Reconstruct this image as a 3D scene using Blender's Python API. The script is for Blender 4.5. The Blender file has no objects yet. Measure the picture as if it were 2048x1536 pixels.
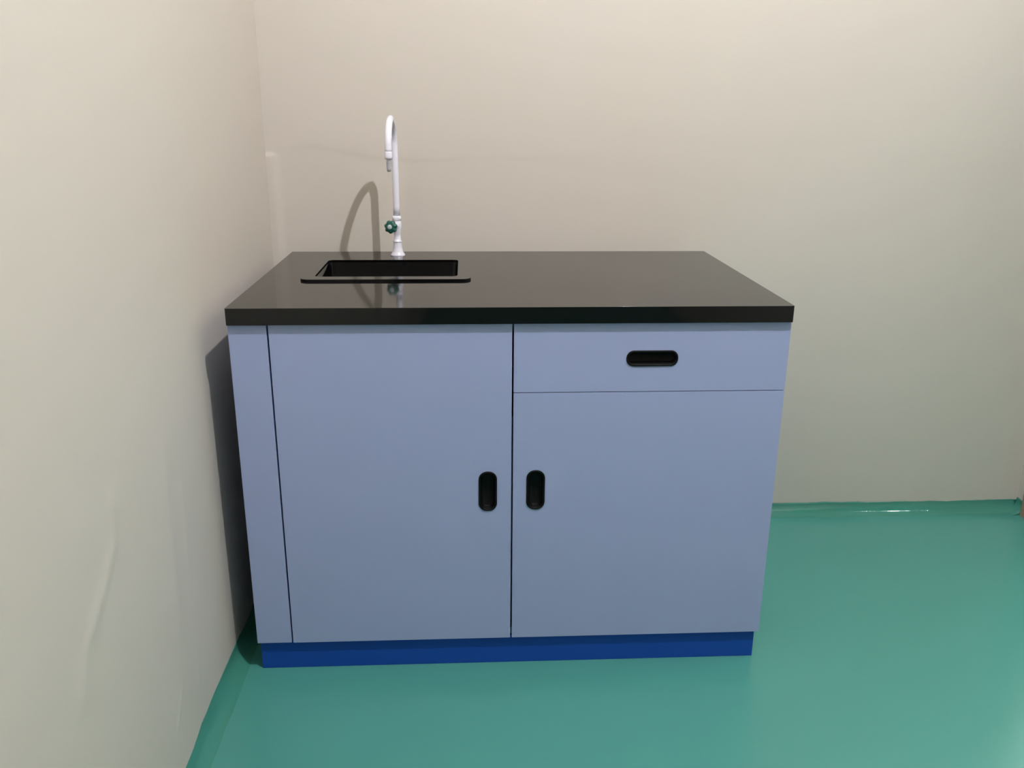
import bpy, bmesh, math, random
from mathutils import Vector, Matrix
C = bpy.context.scene
COL = C.collection
PI = math.pi

# ---------------------------------------------------------------- camera
CAM = Vector((0.5448, -2.469, 1.2332))
R = Vector((0.9986, -0.0515, 0.0066)); U = Vector((0.0094, 0.3043, 0.9525)); F = Vector((0.0511, 0.9512, -0.3044))
cd = bpy.data.cameras.new('camera'); cam = bpy.data.objects.new('camera', cd); COL.objects.link(cam)
F.normalize(); U = (U - F * U.dot(F)).normalized(); R = F.cross(U)
cam.matrix_world = Matrix(((R.x, U.x, -F.x, CAM.x), (R.y, U.y, -F.y, CAM.y), (R.z, U.z, -F.z, CAM.z), (0, 0, 0, 1)))
cd.sensor_width = 36; cd.lens = 1730.0 * 36 / 2048; cd.clip_start = 0.02
C.camera = cam

# ---------------------------------------------------------------- world, exposure
w = bpy.data.worlds.new('world'); C.world = w; w.use_nodes = True
w.node_tree.nodes['Background'].inputs[0].default_value = (0.55, 0.65, 0.8, 1)
w.node_tree.nodes['Background'].inputs[1].default_value = 0.05
vs = C.view_settings
vs.view_transform = 'Standard'; vs.look = 'None'; vs.gamma = 1; vs.use_curve_mapping = False
vs.exposure = -0.22
KEY = 13200.0; KEY_COL = (0.98, 0.96, 1.0)          # bare bulb near the sink
FILL = 1.2; FILL_COL = (1.0, 0.75, 0.42)          # added warm fill panel, unseen behind the camera
CORR = 90.0; CORR_COL = (0.80, 1.0, 0.97)          # added corridor tubes, unseen, for skirting glint and floor patch

# ---------------------------------------------------------------- room size
XR, YF, ZC = 2.318, -6.5, 3.23      # right wall, front wall, ceiling
RC = 0.042                          # floor cove radius
H = 0.85                            # worktop height

# ---------------------------------------------------------------- materials
def mat(name, col, rough=0.5, spec=0.5, metal=0.0, emit=None, emit_s=0.0, bump=0.0, bscale=60, var=0.0, vscale=3, coat=0.0, ior=1.5, vcol=None, coat_rough=0.08):
    m = bpy.data.materials.new(name); m.use_nodes = True
    nt = m.node_tree; b = nt.nodes['Principled BSDF']
    b.inputs['Base Color'].default_value = (*col, 1); b.inputs['Roughness'].default_value = rough
    b.inputs['Metallic'].default_value = metal; b.inputs['Specular IOR Level'].default_value = spec
    b.inputs['Coat Weight'].default_value = coat; b.inputs['IOR'].default_value = ior
    b.inputs['Coat Roughness'].default_value = coat_rough
    if emit:
        b.inputs['Emission Color'].default_value = (*emit, 1); b.inputs['Emission Strength'].default_value = emit_s
    tc = nt.nodes.new('ShaderNodeTexCoord')
    if var > 0:
        n = nt.nodes.new('ShaderNodeTexNoise'); n.inputs['Scale'].default_value = vscale; n.inputs['Detail'].default_value = 3
        nt.links.new(tc.outputs['Object'], n.inputs['Vector'])
        mx = nt.nodes.new('ShaderNodeMix'); mx.data_type = 'RGBA'
        c2 = vcol if vcol else tuple(c * (1 - var) for c in col)
        mx.inputs['A'].default_value = (*col, 1); mx.inputs['B'].default_value = (*c2, 1)
        nt.links.new(n.outputs['Fac'], mx.inputs['Factor']); nt.links.new(mx.outputs['Result'], b.inputs['Base Color'])
    if bump > 0:
        n = nt.nodes.new('ShaderNodeTexNoise'); n.inputs['Scale'].default_value = bscale; n.inputs['Detail'].default_value = 4
        nt.links.new(tc.outputs['Object'], n.inputs['Vector'])
        bp = nt.nodes.new('ShaderNodeBump'); bp.inputs['Strength'].default_value = bump; bp.inputs['Distance'].default_value = 0.01
        nt.links.new(n.outputs['Fac'], bp.inputs['Height']); nt.links.new(bp.outputs['Normal'], b.inputs['Normal'])
    return m

M = {}
M['wall'] = mat('cream_wall_paint', (0.64, 0.595, 0.540), 0.62, 0.35, bump=0.12, bscale=9, var=0.04, vscale=2.2, vcol=(0.635, 0.595, 0.522))
M['wall_low_bounce'] = mat('dark_wall_low_bounce', (0.26, 0.22, 0.165), 0.65, 0.3, bump=0.1, bscale=9, var=0.05)  # unseen front wall, colour darkened to cut bounced light and deepen shadows
M['ceiling'] = mat('dark_ceiling_low_bounce', (0.28, 0.265, 0.24), 0.7, 0.3, bump=0.05)  # unseen ceiling, colour darkened to reduce light bounce
M['floor'] = mat('green_epoxy_floor', (0.075, 0.31, 0.27), 0.20, 0.55, var=0.06, vscale=1.6, bump=0.015, bscale=14)
M['cove'] = mat('green_epoxy_skirting', (0.060, 0.27, 0.21), 0.055, 0.6, var=0.08, vscale=5, bump=0.03, bscale=25)
M['steel'] = mat('blue_grey_powder_coat', (0.37, 0.43, 0.69), 0.38, 0.45, var=0.03, vscale=2.5, bump=0.02, bscale=400)
M['kick'] = mat('blue_kick_plate', (0.008, 0.070, 0.42), 0.40, 0.35, var=0.05, vscale=6)
M['top'] = mat('black_worktop_resin', (0.004, 0.004, 0.0045), 0.07, 0.42, var=0.1, vscale=40, bump=0.002, bscale=30)
M['sink'] = mat('black_sink_polypropylene', (0.002, 0.002, 0.0022), 0.10, 0.16, bump=0.01, bscale=200)
M['rim'] = mat('black_sink_rim', (0.003, 0.003, 0.0035), 0.10, 0.45, bump=0.003, bscale=60)
M['handle'] = mat('black_handle_plastic', (0.002, 0.0025, 0.003), 0.55, 0.2, bump=0.01, bscale=300)
M['white'] = mat('white_coated_brass', (0.86, 0.86, 0.97), 0.18, 0.6, coat=0.4, var=0.02, vscale=30)
M['white_plastic'] = mat('white_nozzle_plastic', (0.82, 0.82, 0.94), 0.35, 0.5, var=0.02, vscale=40)
M['green'] = mat('green_knob_plastic', (0.010, 0.105, 0.080), 0.28, 0.55, var=0.1, vscale=50)
M['cap'] = mat('pale_knob_cap', (0.52, 0.60, 0.66), 0.3, 0.5, var=0.05, vscale=60)
M['drain'] = mat('dark_drain_plastic', (0.02, 0.02, 0.02), 0.4, 0.5, bump=0.02, bscale=100)
M['frame'] = mat('brown_door_frame', (0.36, 0.27, 0.19), 0.5, 0.4, var=0.15, vscale=20)
M['bulb'] = mat('lit_bulb', (1, 1, 1), 0.5, 0.5, emit=KEY_COL, emit_s=KEY)
M['panel'] = mat('added_fill_glow', (1, 1, 1), 0.5, 0.5, emit=FILL_COL, emit_s=FILL)  # glow of the added fill panel, warms the shadows
M['glint_tube'] = mat('added_glint_tube', (1, 1, 1), 0.5, 0.5, emit=CORR_COL, emit_s=CORR * 2.8)  # glow of added unseen tubes, makes the glint on the skirting
M['patch_tube'] = mat('added_patch_tube', (1, 1, 1), 0.5, 0.5, emit=CORR_COL, emit_s=CORR * 3.0)  # glow of added unseen tubes, brightens the floor at lower right
M['lampbody'] = mat('white_lamp_plastic', (0.8, 0.8, 0.78), 0.4, 0.5, var=0.03, vscale=30)

# ---------------------------------------------------------------- helpers
def tag(o, label=None, cat=None, kind=None, group=None):
    if label: o['label'] = label
    if cat: o['category'] = cat
    if kind: o['kind'] = kind
    if group: o['group'] = group
    return o
def thing(name, label, cat, loc=(0, 0, 0)):
    o = bpy.data.objects.new(name, None); COL.objects.link(o); o.location = loc
    o.empty_display_size = 0.1
    return tag(o, label, cat)
def obj(name, bm, m, parent=None, smooth=False, bevel=0.0, seg=3):
    bmesh.ops.recalc_face_normals(bm, faces=bm.faces[:])
    me = bpy.data.meshes.new(name); bm.to_mesh(me); bm.free(); me.materials.append(m)
    if parent is not None:                       # mesh data is written in world space; shift to the thing's own origin
        off = Vector((0, 0, 0)); p = parent
        while p is not None: off += p.location; p = p.parent
        me.transform(Matrix.Translation(-off))
    o = bpy.data.objects.new(name, me); COL.objects.link(o); o.parent = parent
    if smooth:
        for f in me.polygons: f.use_smooth = True
    if bevel > 0:
        md = o.modifiers.new('bevel', 'BEVEL'); md.width = bevel; md.segments = seg; md.limit_method = 'ANGLE'; md.angle_limit = math.radians(35)
        md.harden_normals = True
        for f in me.polygons: f.use_smooth = True
    return o
def box(bm, x0, x1, y0, y1, z0, z1):
    v = [bm.verts.new(p) for p in ((x0, y0, z0), (x1, y0, z0), (x1, y1, z0), (x0, y1, z0), (x0, y0, z1), (x1, y0, z1), (x1, y1, z1), (x0, y1, z1))]
    for f in ((0, 3, 2, 1), (4, 5, 6, 7), (0, 1, 5, 4), (1, 2, 6, 5), (2, 3, 7, 6), (3, 0, 4, 7)): bm.faces.new([v[i] for i in f])
def boxes(*bs):
    bm = bmesh.new()
    for b in bs: box(bm, *b)
    return bm
def rrect(x0, x1, y0, y1, r, n=8):
    pts = []
    for cx, cy, a0 in ((x1 - r, y1 - r, 0), (x0 + r, y1 - r, 90), (x0 + r, y0 + r, 180), (x1 - r, y0 + r, 270)):
        for i in range(n + 1):
            a = math.radians(a0 + 90 * i / n); pts.append((cx + r * math.cos(a), cy + r * math.sin(a)))
    return pts
def plate(outer, holes, h0, h1, to3):
    """flat plate from an outline with holes, extruded between two levels; to3(a, b, h) -> point"""
    bm = bmesh.new(); es = []
    for loop in [outer] + list(holes):
        vs_ = [bm.verts.new(to3(a, b, h0)) for a, b in loop]
        for i in range(len(vs_)): es.append(bm.edges.new((vs_[i], vs_[(i + 1) % len(vs_)])))
    res = bmesh.ops.triangle_fill(bm, edges=es, use_beauty=True, use_dissolve=False)
    fs = [g for g in res['geom'] if isinstance(g, bmesh.types.BMFace)]
    ex = bmesh.ops.extrude_face_region(bm, geom=fs)
    d = Vector(to3(0, 0, h1)) - Vector(to3(0, 0, h0))
    bmesh.ops.translate(bm, verts=[g for g in ex['geom'] if isinstance(g, bmesh.types.BMVert)], vec=d)
    return bm
XY = lambda a, b, h: (a, b, h)
XZ = lambda a, b, h: (a, h, b)
def loft(bm, rings, closed=False):
    vr = [[bm.verts.new(p) for p in r] for r in rings]; n = len(vr[0])
    for i in range(len(vr) - 1):
        for j in range(n): bm.faces.new((vr[i][j], vr[i][(j + 1) % n], vr[i + 1][(j + 1) % n], vr[i + 1][j]))
    return vr
def lathe(prof, base, axis=(0, 0, 1), n=32):
    """prof: (radius, distance along axis)"""
    bm = bmesh.new(); q = Vector((0, 0, 1)).rotation_difference(Vector(axis).normalized()); b = Vector(base)
    rings = [[b + q @ Vector((r * math.cos(2 * PI * k / n), r * math.sin(2 * PI * k / n), h)) for k in range(n)] for r, h in prof]
    vr = loft(bm, rings); bm.faces.new(vr[0][::-1]); bm.faces.new(vr[-1])
    return bm
def tube(pts, rad, n=20):
    bm = bmesh.new(); pts = [Vector(p) for p in pts]; rings = []; side = Vector((1, 0, 0))
    for i, p in enumerate(pts):
        t = (pts[min(i + 1, len(pts) - 1)] - pts[max(i - 1, 0)]).normalized()
        s = (side - t * side.dot(t)).normalized(); u = t.cross(s); r = rad[i] if isinstance(rad, (list, tuple)) else rad
        rings.append([p + s * r * math.cos(2 * PI * k / n) + u * r * math.sin(2 * PI * k / n) for k in range(n)])
    vr = loft(bm, rings); bm.faces.new(vr[0][::-1]); bm.faces.new(vr[-1])
    return bm

# ---------------------------------------------------------------- room shell
def struct(name, bm, m, smooth=False):
    return tag(obj(name, bm, m, smooth=smooth), kind='structure')
def g(x, s): return math.exp(-(x / s) ** 2)
def sst(a, b, x):
    t = max(0.0, min(1.0, (x - a) / (b - a))); return t * t * (3 - 2 * t)
def seg_dist(px, py, a, b):
    ax, ay = a; bx, by = b; dx, dy = bx - ax, by - ay
    t = max(0, min(1, ((px - ax) * dx + (py - ay) * dy) / (dx * dx + dy * dy)))
    return math.hypot(px - ax - t * dx, py - ay - t * dy), t
def wob(x, k, s): return math.sin(x * k + s) * 0.6 + math.sin(x * k * 2.3 + s * 2) * 0.4
def back_bulge(x, z):                 # plaster skim on the lower part of the back wall
    edge = 1.10 + 0.006 * wob(x, 9, 1) + 0.03 * g(x - 0.13, 0.1)
    d = 0.0009 * sst(edge - 0.008, edge + 0.002, z) * (1 - sst(edge + 0.03, edge + 0.35, z)) * (0.35 + 0.65 * g(x - 0.25, 0.35))
    d += 0.0006 * wob(x, 3.1, 0.3) * wob(z, 4, 1.2)
    e2 = 1.108 + 0.004 * wob(x, 60, 2)
    d += 0.005 * (1 - sst(0.014, 0.042, x)) * (1 - sst(e2 - 0.006, e2 + 0.006, z))
    return d
LEFT_LINES = [([(-1.235, 0.66), (-1.25, 0.59), (-1.30, 0.55), (-1.38, 0.50), (-1.42, 0.43)], 0.016, 0.0022),
              ([(-1.00, 0.66), (-1.02, 0.45), (-1.03, 0.30)], 0.022, 0.0016),
              ([(-1.055, 0.19), (-1.075, 0.165), (-1.12, 0.115)], 0.006, 0.0016),
              ([(-0.93, 0.55), (-0.95, 0.30), (-0.96, 0.12)], 0.012, 0.0010)]
def left_bulge(y, z):
    d = 0.0010 * wob(y, 5, 0.5) * wob(z, 2.2, 0.9) + 0.0010 * wob(y, 11, 2) * (1 - sst(0.5, 1.1, z))
    for pl, s, h in LEFT_LINES:
        m_ = min(seg_dist(y, z, pl[i], pl[i + 1])[0] for i in range(len(pl) - 1))
        if m_ < 4 * s: d += h * g(m_, s)
    return max(d, -0.0012) + 0.0012
def relief_wall(name, us, zs, fn, to3, m):
    """wall with real relief on its room side and a solid back"""
    bm = bmesh.new()
    grid = [[bm.verts.new(to3(u, z, fn(u, z))) for u in us] for z in zs]
    for i in range(len(zs) - 1):
        for j in range(len(us) - 1): bm.faces.new((grid[i][j], grid[i][j + 1], grid[i + 1][j + 1], grid[i + 1][j]))
    # close the body: rim and rear face
    rim = [grid[0][j] for j in range(len(us))] + [grid[i][-1] for i in range(1, len(zs))] + [grid[-1][j] for j in range(len(us) - 2, -1, -1)] + [grid[i][0] for i in range(len(zs) - 2, 0, -1)]
    idx = [(us[j], zs[0]) for j in range(len(us))] + [(us[-1], zs[i]) for i in range(1, len(zs))] + [(us[j], zs[-1]) for j in range(len(us) - 2, -1, -1)] + [(us[0], zs[i]) for i in range(len(zs) - 2, 0, -1)]
    rear = [bm.verts.new(to3(u, z, -0.10)) for u, z in idx]
    for i in range(len(rim)): bm.faces.new((rim[i], rim[(i + 1) % len(rim)], rear[(i + 1) % len(rim)], rear[i]))
    bm.faces.new(rear)
    return struct(name, bm, m, smooth=False)
def lin(a, b, n): return [a + (b - a) * i / n for i in range(n + 1)]

us = [-0.05] + lin(0, 0.10, 24)[:-1] + lin(0.10, XR, 190) + [XR + 0.05]
zs = lin(0, 0.8, 20)[:-1] + lin(0.8, 1.2, 80)[:-1] + lin(1.2, ZC, 20)
wb = relief_wall('wall_back', us, zs, back_bulge, lambda u, z, d: (u, -d, z), M['wall'])
ysl = lin(YF - 0.05, -2.2, 8)[:-1] + lin(-2.2, -0.8, 200)[:-1] + lin(-0.8, 0, 30) + [0.05]
zsl = lin(0, 0.8, 130)[:-1] + lin(0.8, ZC, 40)
wl = relief_wall('wall_left', ysl, zsl, left_bulge, lambda u, z, d: (d - 0.0012, u, z), M['wall'])
for o in (wb, wl):
    for f in o.data.polygons:
        if f.area < 0.2: f.use_smooth = True
D0, D1, DH = -0.07, -1.02, 2.1       # doorway in the right wall
struct('wall_right', boxes((XR, XR + 0.1, D0, 0.1, 0, ZC), (XR, XR + 0.1, YF, D1, 0, ZC), (XR, XR + 0.1, D1, D0, DH, ZC)), M['wall'])
struct('wall_front', boxes((-0.1, XR + 0.1, YF - 0.1, YF, 0, ZC)), M['wall_low_bounce'])
struct('floor', boxes((-0.1, 4.3, YF - 0.1, 2.1, -0.1, 0)), M['floor'])
struct('ceiling', boxes((-0.1, XR + 0.1, YF - 0.1, 0.1, ZC, ZC + 0.1)), M['ceiling'])
# corridor beyond the doorway
struct('wall_corridor', boxes((4.2, 4.3, -2.6, 2.1, 0, ZC), (XR + 0.1, 4.2, 2.0, 2.1, 0, ZC), (XR + 0.1, 4.2, -2.6, -2.5, 0, ZC), (XR, XR + 0.1, 0.1, 2.1, 0, ZC)), M['wall'])
struct('ceiling_corridor', boxes((XR + 0.1, 4.3, -2.6, 2.1, ZC, ZC + 0.1)), M['ceiling'])
struct('trim_1', boxes((XR - 0.012, XR + 0.106, D0 - 0.02, D0 + 0.025, 0.0, DH), (XR - 0.006, XR + 0.106, D1, D1 + 0.03, 0, DH), (XR - 0.006, XR + 0.106, D1 + 0.03, D0 - 0.03, DH - 0.03, DH)), M['frame'])
# epoxy coves between floor and walls
def cove(name, a, b, axis, seed=0.0, n=120):
    """axis 'x': runs along the back wall; 'y': along the left wall; 'r': along the right wall"""
    bm = bmesh.new(); rings = []
    for i in range(n + 1):
        u = a + (b - a) * i / n; r = RC * (1 + 0.035 * wob(u, 23, seed) + 0.02 * wob(u, 71, seed + 1)); prof = [(0.0, 0.0)]
        for k in range(13):
            t = PI / 2 * k / 12; prof.append((r - r * math.sin(t), r - r * math.cos(t) - 0.0004))     # distance from wall, height
        ring = []
        for d, z in prof[::-1]:
            ring.append((u, -d, z * 0.86) if axis == 'x' else ((d, u, z) if axis == 'y' else (XR - d, u, z)))
        rings.append(ring)
    vr = loft(bm, rings); bm.faces.new(vr[0]); bm.faces.new(vr[-1][::-1])
    o = struct(name, bm, M['cove'])
    for f in o.data.polygons: f.use_smooth = len(f.vertices) == 4 and f.index % 14 < 12
    return o
cove('baseboard_back', 0, XR, 'x', 0.4)
cove('baseboard_left', YF, 0, 'y', 2.1, 200)
cove('baseboard_right', D0 + 0.025, 0, 'r', 1.1, 8)
cove('baseboard_right', YF, D1, 'r', 1.7, 60)

# ---------------------------------------------------------------- sink cabinet
XL, XRC, YD, YB = 0.064, 1.2165, -0.7552, -0.075      # sides, door face, back
DT = 0.018; ZK = 0.0725; ZT = H - 0.0346
cab = thing('sink_cabinet', 'pale blue-grey steel laboratory cabinet with two doors and one drawer, under the black worktop', 'cabinet', ((XL + XRC) / 2, -0.42, 0))
yb = YD + DT
obj('body', boxes((XL, XL + 0.016, yb + 0.001, YB, ZK, ZT), (XRC - 0.016, XRC, yb + 0.001, YB, ZK, ZT), (XL + 0.016, XRC - 0.016, YB - 0.012, YB, ZK, ZT),
                  (XL + 0.016, XRC - 0.016, yb + 0.001, YB - 0.012, ZK, ZK + 0.016), (0.631, 0.646, yb + 0.02, YB - 0.012, ZK + 0.016, 0.60),
                  (XL + 0.016, XRC - 0.016, yb + 0.001, yb + 0.02, ZT - 0.02, ZT), (0.646, XRC - 0.016, yb + 0.001, yb + 0.02, 0.655, 0.676)), M['steel'], cab)
obj('kick_plate', boxes((XL + 0.004, XRC - 0.006, YD + 0.011, YD + 0.027, 0.0, ZK - 0.001)), M['kick'], cab, bevel=0.001)
obj('filler_panel', boxes((XL, 0.1408, YD, yb, ZK + 0.001, ZT - 0.002)), M['steel'], cab, bevel=0.0012)
def stadium(cx, cz, w_, h_, r): return rrect(cx - w_ / 2, cx + w_ / 2, cz - h_ / 2, cz + h_ / 2, r, 8)
def pull(parent, cx, cz, w_, h_, r):
    """recessed finger pull: flange ring on the face and a hollow pocket behind it"""
    bm = bmesh.new()
    def ring(e, y): return [(a, y, b) for a, b in stadium(cx, cz, w_ + 2 * e, h_ + 2 * e, r + e)]
    fl = 0.0
    rings = [ring(fl, YD - 0.0001), ring(fl - 0.0004, YD - 0.0018), ring(-0.003, YD - 0.0024), ring(-0.0045, YD - 0.0010), ring(-0.0055, YD + 0.012), ring(-0.0075, YD + 0.0145)]
    vr = loft(bm, rings); bm.faces.new(vr[-1])
    rings = [ring(fl, YD - 0.0001), ring(-0.0022, YD - 0.0001), ring(-0.0025, YD + 0.0165)]
    vr2 = loft(bm, rings); bm.faces.new(vr2[-1])
    bmesh.ops.remove_doubles(bm, verts=bm.verts[:], dist=1e-6)
    o = obj('handle', bm, M['handle'], parent, smooth=True)
    o['label'] = 'black recessed finger pull'
    return o
def front(name, x0, x1, z0, z1, h):
    cx, cz, w_, h_ = h; r = min(w_, h_) * 0.46
    bm = plate(rrect(x0, x1, z0, z1, 0.0015, 3), [stadium(cx, cz, w_ - 0.004, h_ - 0.004, r - 0.002)], yb, YD, XZ)
    d = obj(name, bm, M['steel'], cab)
    pull(d, cx, cz, w_, h_, r)
    return d
front('door', 0.1447, 0.6366, ZK + 0.001, ZT - 0.002, (0.5860, 0.4413, 0.0400, 0.0930))
front('door', 0.6404, XRC, ZK + 0.001, 0.6645, (0.6897, 0.4430, 0.0405, 0.0930))
front('drawer', 0.6404, XRC, 0.6662, ZT - 0.002, (0.9290, 0.7380, 0.1090, 0.0345))

# ---------------------------------------------------------------- worktop with a cut-out
OX0, OX1, OY0, OY1 = 0.190, 0.523, -0.4527, -0.222     # bowl opening
top = plate(rrect(0.064, 1.216, -0.7648, -0.0533, 0.003, 3), [rrect(OX0 - 0.012, OX1 + 0.012, OY0 - 0.012, OY1 + 0.012, 0.02, 6)], ZT, H, XY)
tag(obj('worktop', top, M['top'], bevel=0.002, seg=3), 'glossy black worktop with a sink cut-out, resting on the blue-grey cabinet', 'worktop')

# ---------------------------------------------------------------- sink
sk = thing('sink', 'small black rectangular drop-in sink set into the left part of the black worktop', 'sink', ((OX0 + OX1) / 2, (OY0 + OY1) / 2, H))
rim = plate(rrect(0.1605, 0.5545, -0.4885, -0.168, 0.022, 8), [rrect(OX0, OX1, OY0, OY1, 0.014, 6)], H + 0.0001, H + 0.0050, XY)
obj('rim', rim, M['rim'], sk, bevel=0.0022, seg=3)
bm = bmesh.new(); BD = 0.20
def rr(e, z, r): return [(a, b, z) for a, b in rrect(OX0 + e, OX1 - e, OY0 + e, OY1 - e, r, 6)]
vr = loft(bm, [rr(0.0005, H - 0.001, 0.014), rr(0.004, H - BD + 0.02, 0.020), rr(0.010, H - BD + 0.006, 0.020), rr(0.024, H - BD, 0.016)]); bm.faces.new(vr[-1])
vo = loft(bm, [rr(0.0005, H - 0.001, 0.014), rr(-0.004, H - 0.001, 0.016), rr(-0.001, H - BD + 0.01, 0.020), rr(0.015, H - BD - 0.005, 0.020)]); bm.faces.new(vo[-1][::-1])
bmesh.ops.remove_doubles(bm, verts=bm.verts[:], dist=1e-6)
obj('bowl', bm, M['sink'], sk, smooth=True)
obj('drain', lathe([(0.030, 0.0), (0.030, 0.002), (0.026, 0.0035), (0.020, 0.0015), (0.006, 0.001), (0.005, 0.004), (0.001, 0.005)], ((OX0 + OX1) / 2, (OY0 + OY1) / 2, H - BD + 0.0005)), M['drain'], sk, smooth=True)

# ---------------------------------------------------------------- faucet
FX, FY = 0.360, -0.124
fa = thing('faucet', 'tall white gooseneck laboratory faucet with a green knob, standing behind the black sink', 'faucet', (FX, FY, H))
obj('base', lathe([(0.0195, 0.0), (0.0195, 0.0035), (0.0175, 0.006), (0.0140, 0.013), (0.0118, 0.024), (0.0112, 0.034), (0.0112, 0.037)], (FX, FY, H)), M['white'], fa, smooth=True)
obj('valve_body', lathe([(0.0100, 0.0), (0.0122, 0.001), (0.0122, 0.004), (0.0092, 0.006), (0.0088, 0.022), (0.0115, 0.034), (0.0125, 0.045), (0.0115, 0.055), (0.0095, 0.060)], (FX, FY, H + 0.036)), M['white'], fa, smooth=True)
obj('collar', lathe([(0.0098, 0.0), (0.0120, 0.001), (0.0120, 0.010), (0.0105, 0.0115), (0.0086, 0.013)], (FX, FY, H + 0.094)), M['white'], fa, smooth=True)
KD = Vector((-0.30, -1.0, 0.06)).normalized(); K0 = Vector((FX, FY, H + 0.080))
obj('valve_stem', lathe([(0.0085, 0.0), (0.0085, 0.020), (0.0070, 0.021), (0.0070, 0.032), (0.0050, 0.033), (0.0050, 0.042)], K0, KD), M['white'], fa, smooth=True)
bm = bmesh.new(); q = Vector((0, 0, 1)).rotation_difference(KD); rings = []; NK = 56
for e, h_ in ((-0.005, 0.036), (-0.0010, 0.0375), (0.0, 0.041), (0.0, 0.048), (-0.0015, 0.051), (-0.006, 0.0525)):
    rg = []
    for k in range(NK):
        a = 2 * PI * k / NK; r = 0.0163 * (1 + 0.085 * math.cos(7 * a + 0.5)) + e
        rg.append(K0 + q @ Vector((r * math.cos(a), r * math.sin(a), h_)))
    rings.append(rg)
vr = loft(bm, rings); bm.faces.new(vr[0][::-1]); bm.faces.new(vr[-1])
kn = obj('knob', bm, M['green'], fa, smooth=True); kn['label'] = 'green lobed plastic knob'
cp = obj('knob_cap', lathe([(0.0062, 0.0), (0.0062, 0.0018), (0.0050, 0.0030), (0.0020, 0.0036)], K0 + KD * 0.0524, KD), M['cap'], kn, smooth=True)
AR, AZ = 0.072, 1.133
pts = [(FX, FY, H + 0.1065)] + [(FX, FY, z) for z in (0.98, 1.0, 1.04, 1.08, 1.11)]
for i in range(25):
    t = PI * i / 24; y = FY - AR + AR * math.cos(t)
    pts.append((FX - 0.004 * (i / 24), y, AZ + AR * math.sin(t)))
ye = FY - 2 * AR; xe = FX - 0.004
pts += [(xe, ye, 1.128)]
obj('spout', tube(pts, 0.0087), M['white'], fa, smooth=True)
obj('spout_nut', lathe([(0.0060, 0.0), (0.0092, 0.001), (0.0096, 0.006), (0.0096, 0.016), (0.0088, 0.019), (0.0074, 0.020)], (xe, ye, 1.110)), M['white'], fa, smooth=True)
nz = [(0.0036, 0.0), (0.0042, 0.002)]
for k in range(4): nz += [(0.0062 - 0.0003 * (3 - k), 0.0022 + k * 0.0065), (0.0050, 0.0080 + k * 0.0065)]
nz += [(0.0062, 0.0285), (0.0062, 0.030)]
obj('hose_nozzle', lathe(nz, (xe, ye, 1.081)), M['white_plastic'], fa, smooth=True)

# ---------------------------------------------------------------- ceiling bulb and added helper lights
LX, LY, LZ = 1.30, -1.80, 3.03
lp = thing('bulb_lamp', 'bare round white bulb in a plastic holder on the ceiling in front of the sink', 'lamp', (LX, LY, ZC))
obj('holder', lathe([(0.045, -0.0), (0.045, -0.012), (0.030, -0.022), (0.016, -0.09), (0.015, -0.165), (0.012, -0.17)], (LX, LY, ZC)), M['lampbody'], lp, smooth=True)
obj('bulb', lathe([(0.010, 0.034), (0.012, 0.020), (0.0165, 0.009), (0.018, 0.0), (0.0165, -0.008), (0.012, -0.014), (0.006, -0.0175), (0.001, -0.018)], (LX, LY, LZ)), M['bulb'], lp, smooth=True)
def add_fill_panel(label, x, y, sx, sy, m):
    t = thing('added_fill_panel', label, 'lamp', (x, y, ZC))
    obj('frame', plate(rrect(x - sx - .02, x + sx + .02, y - sy - .02, y + sy + .02, 0.01, 3), [rrect(x - sx, x + sx, y - sy, y + sy, 0.004, 2)], ZC - 0.03, ZC - 0.0005, XY), M['lampbody'], t)
    obj('diffuser', boxes((x - sx, x + sx, y - sy, y + sy, ZC - 0.022, ZC - 0.012)), m, t)
add_fill_panel('added warm fill panel, unseen, on the ceiling near the front wall', 1.3, -4.6, 0.5, 0.3, M['panel'])
def add_helper_tubes(label, x, y, half, m):
    t = thing('added_helper_tubes', label, 'lamp', (x, y, ZC))
    obj('housing', boxes((x - 0.13, x + 0.13, y - half - 0.03, y + half + 0.03, ZC - 0.05, ZC - 0.0005)), M['lampbody'], t, bevel=0.006)
    for sx in (-0.085, 0.085):
        obj('lamp_tube', lathe([(0.012, -half), (0.016, -half + 0.005), (0.016, half - 0.005), (0.012, half)], (x + sx, y, ZC - 0.085), (0, 1, 0), 20), m, t, smooth=True)
        for sy in (-1, 1):
            obj('tube_holder', boxes((x + sx - 0.02, x + sx + 0.02, y + sy * (half + 0.012) - 0.012, y + sy * (half + 0.012) + 0.012, ZC - 0.108, ZC - 0.05)), M['lampbody'], t)
add_helper_tubes('added twin-tube light in the corridor, unseen, for the glint on the back skirting', 3.50, -0.40, 0.10, M['glint_tube'])
add_helper_tubes('added twin-tube light at the far end of the corridor, unseen, for the bright floor patch', 3.5, 1.15, 0.45, M['patch_tube'])
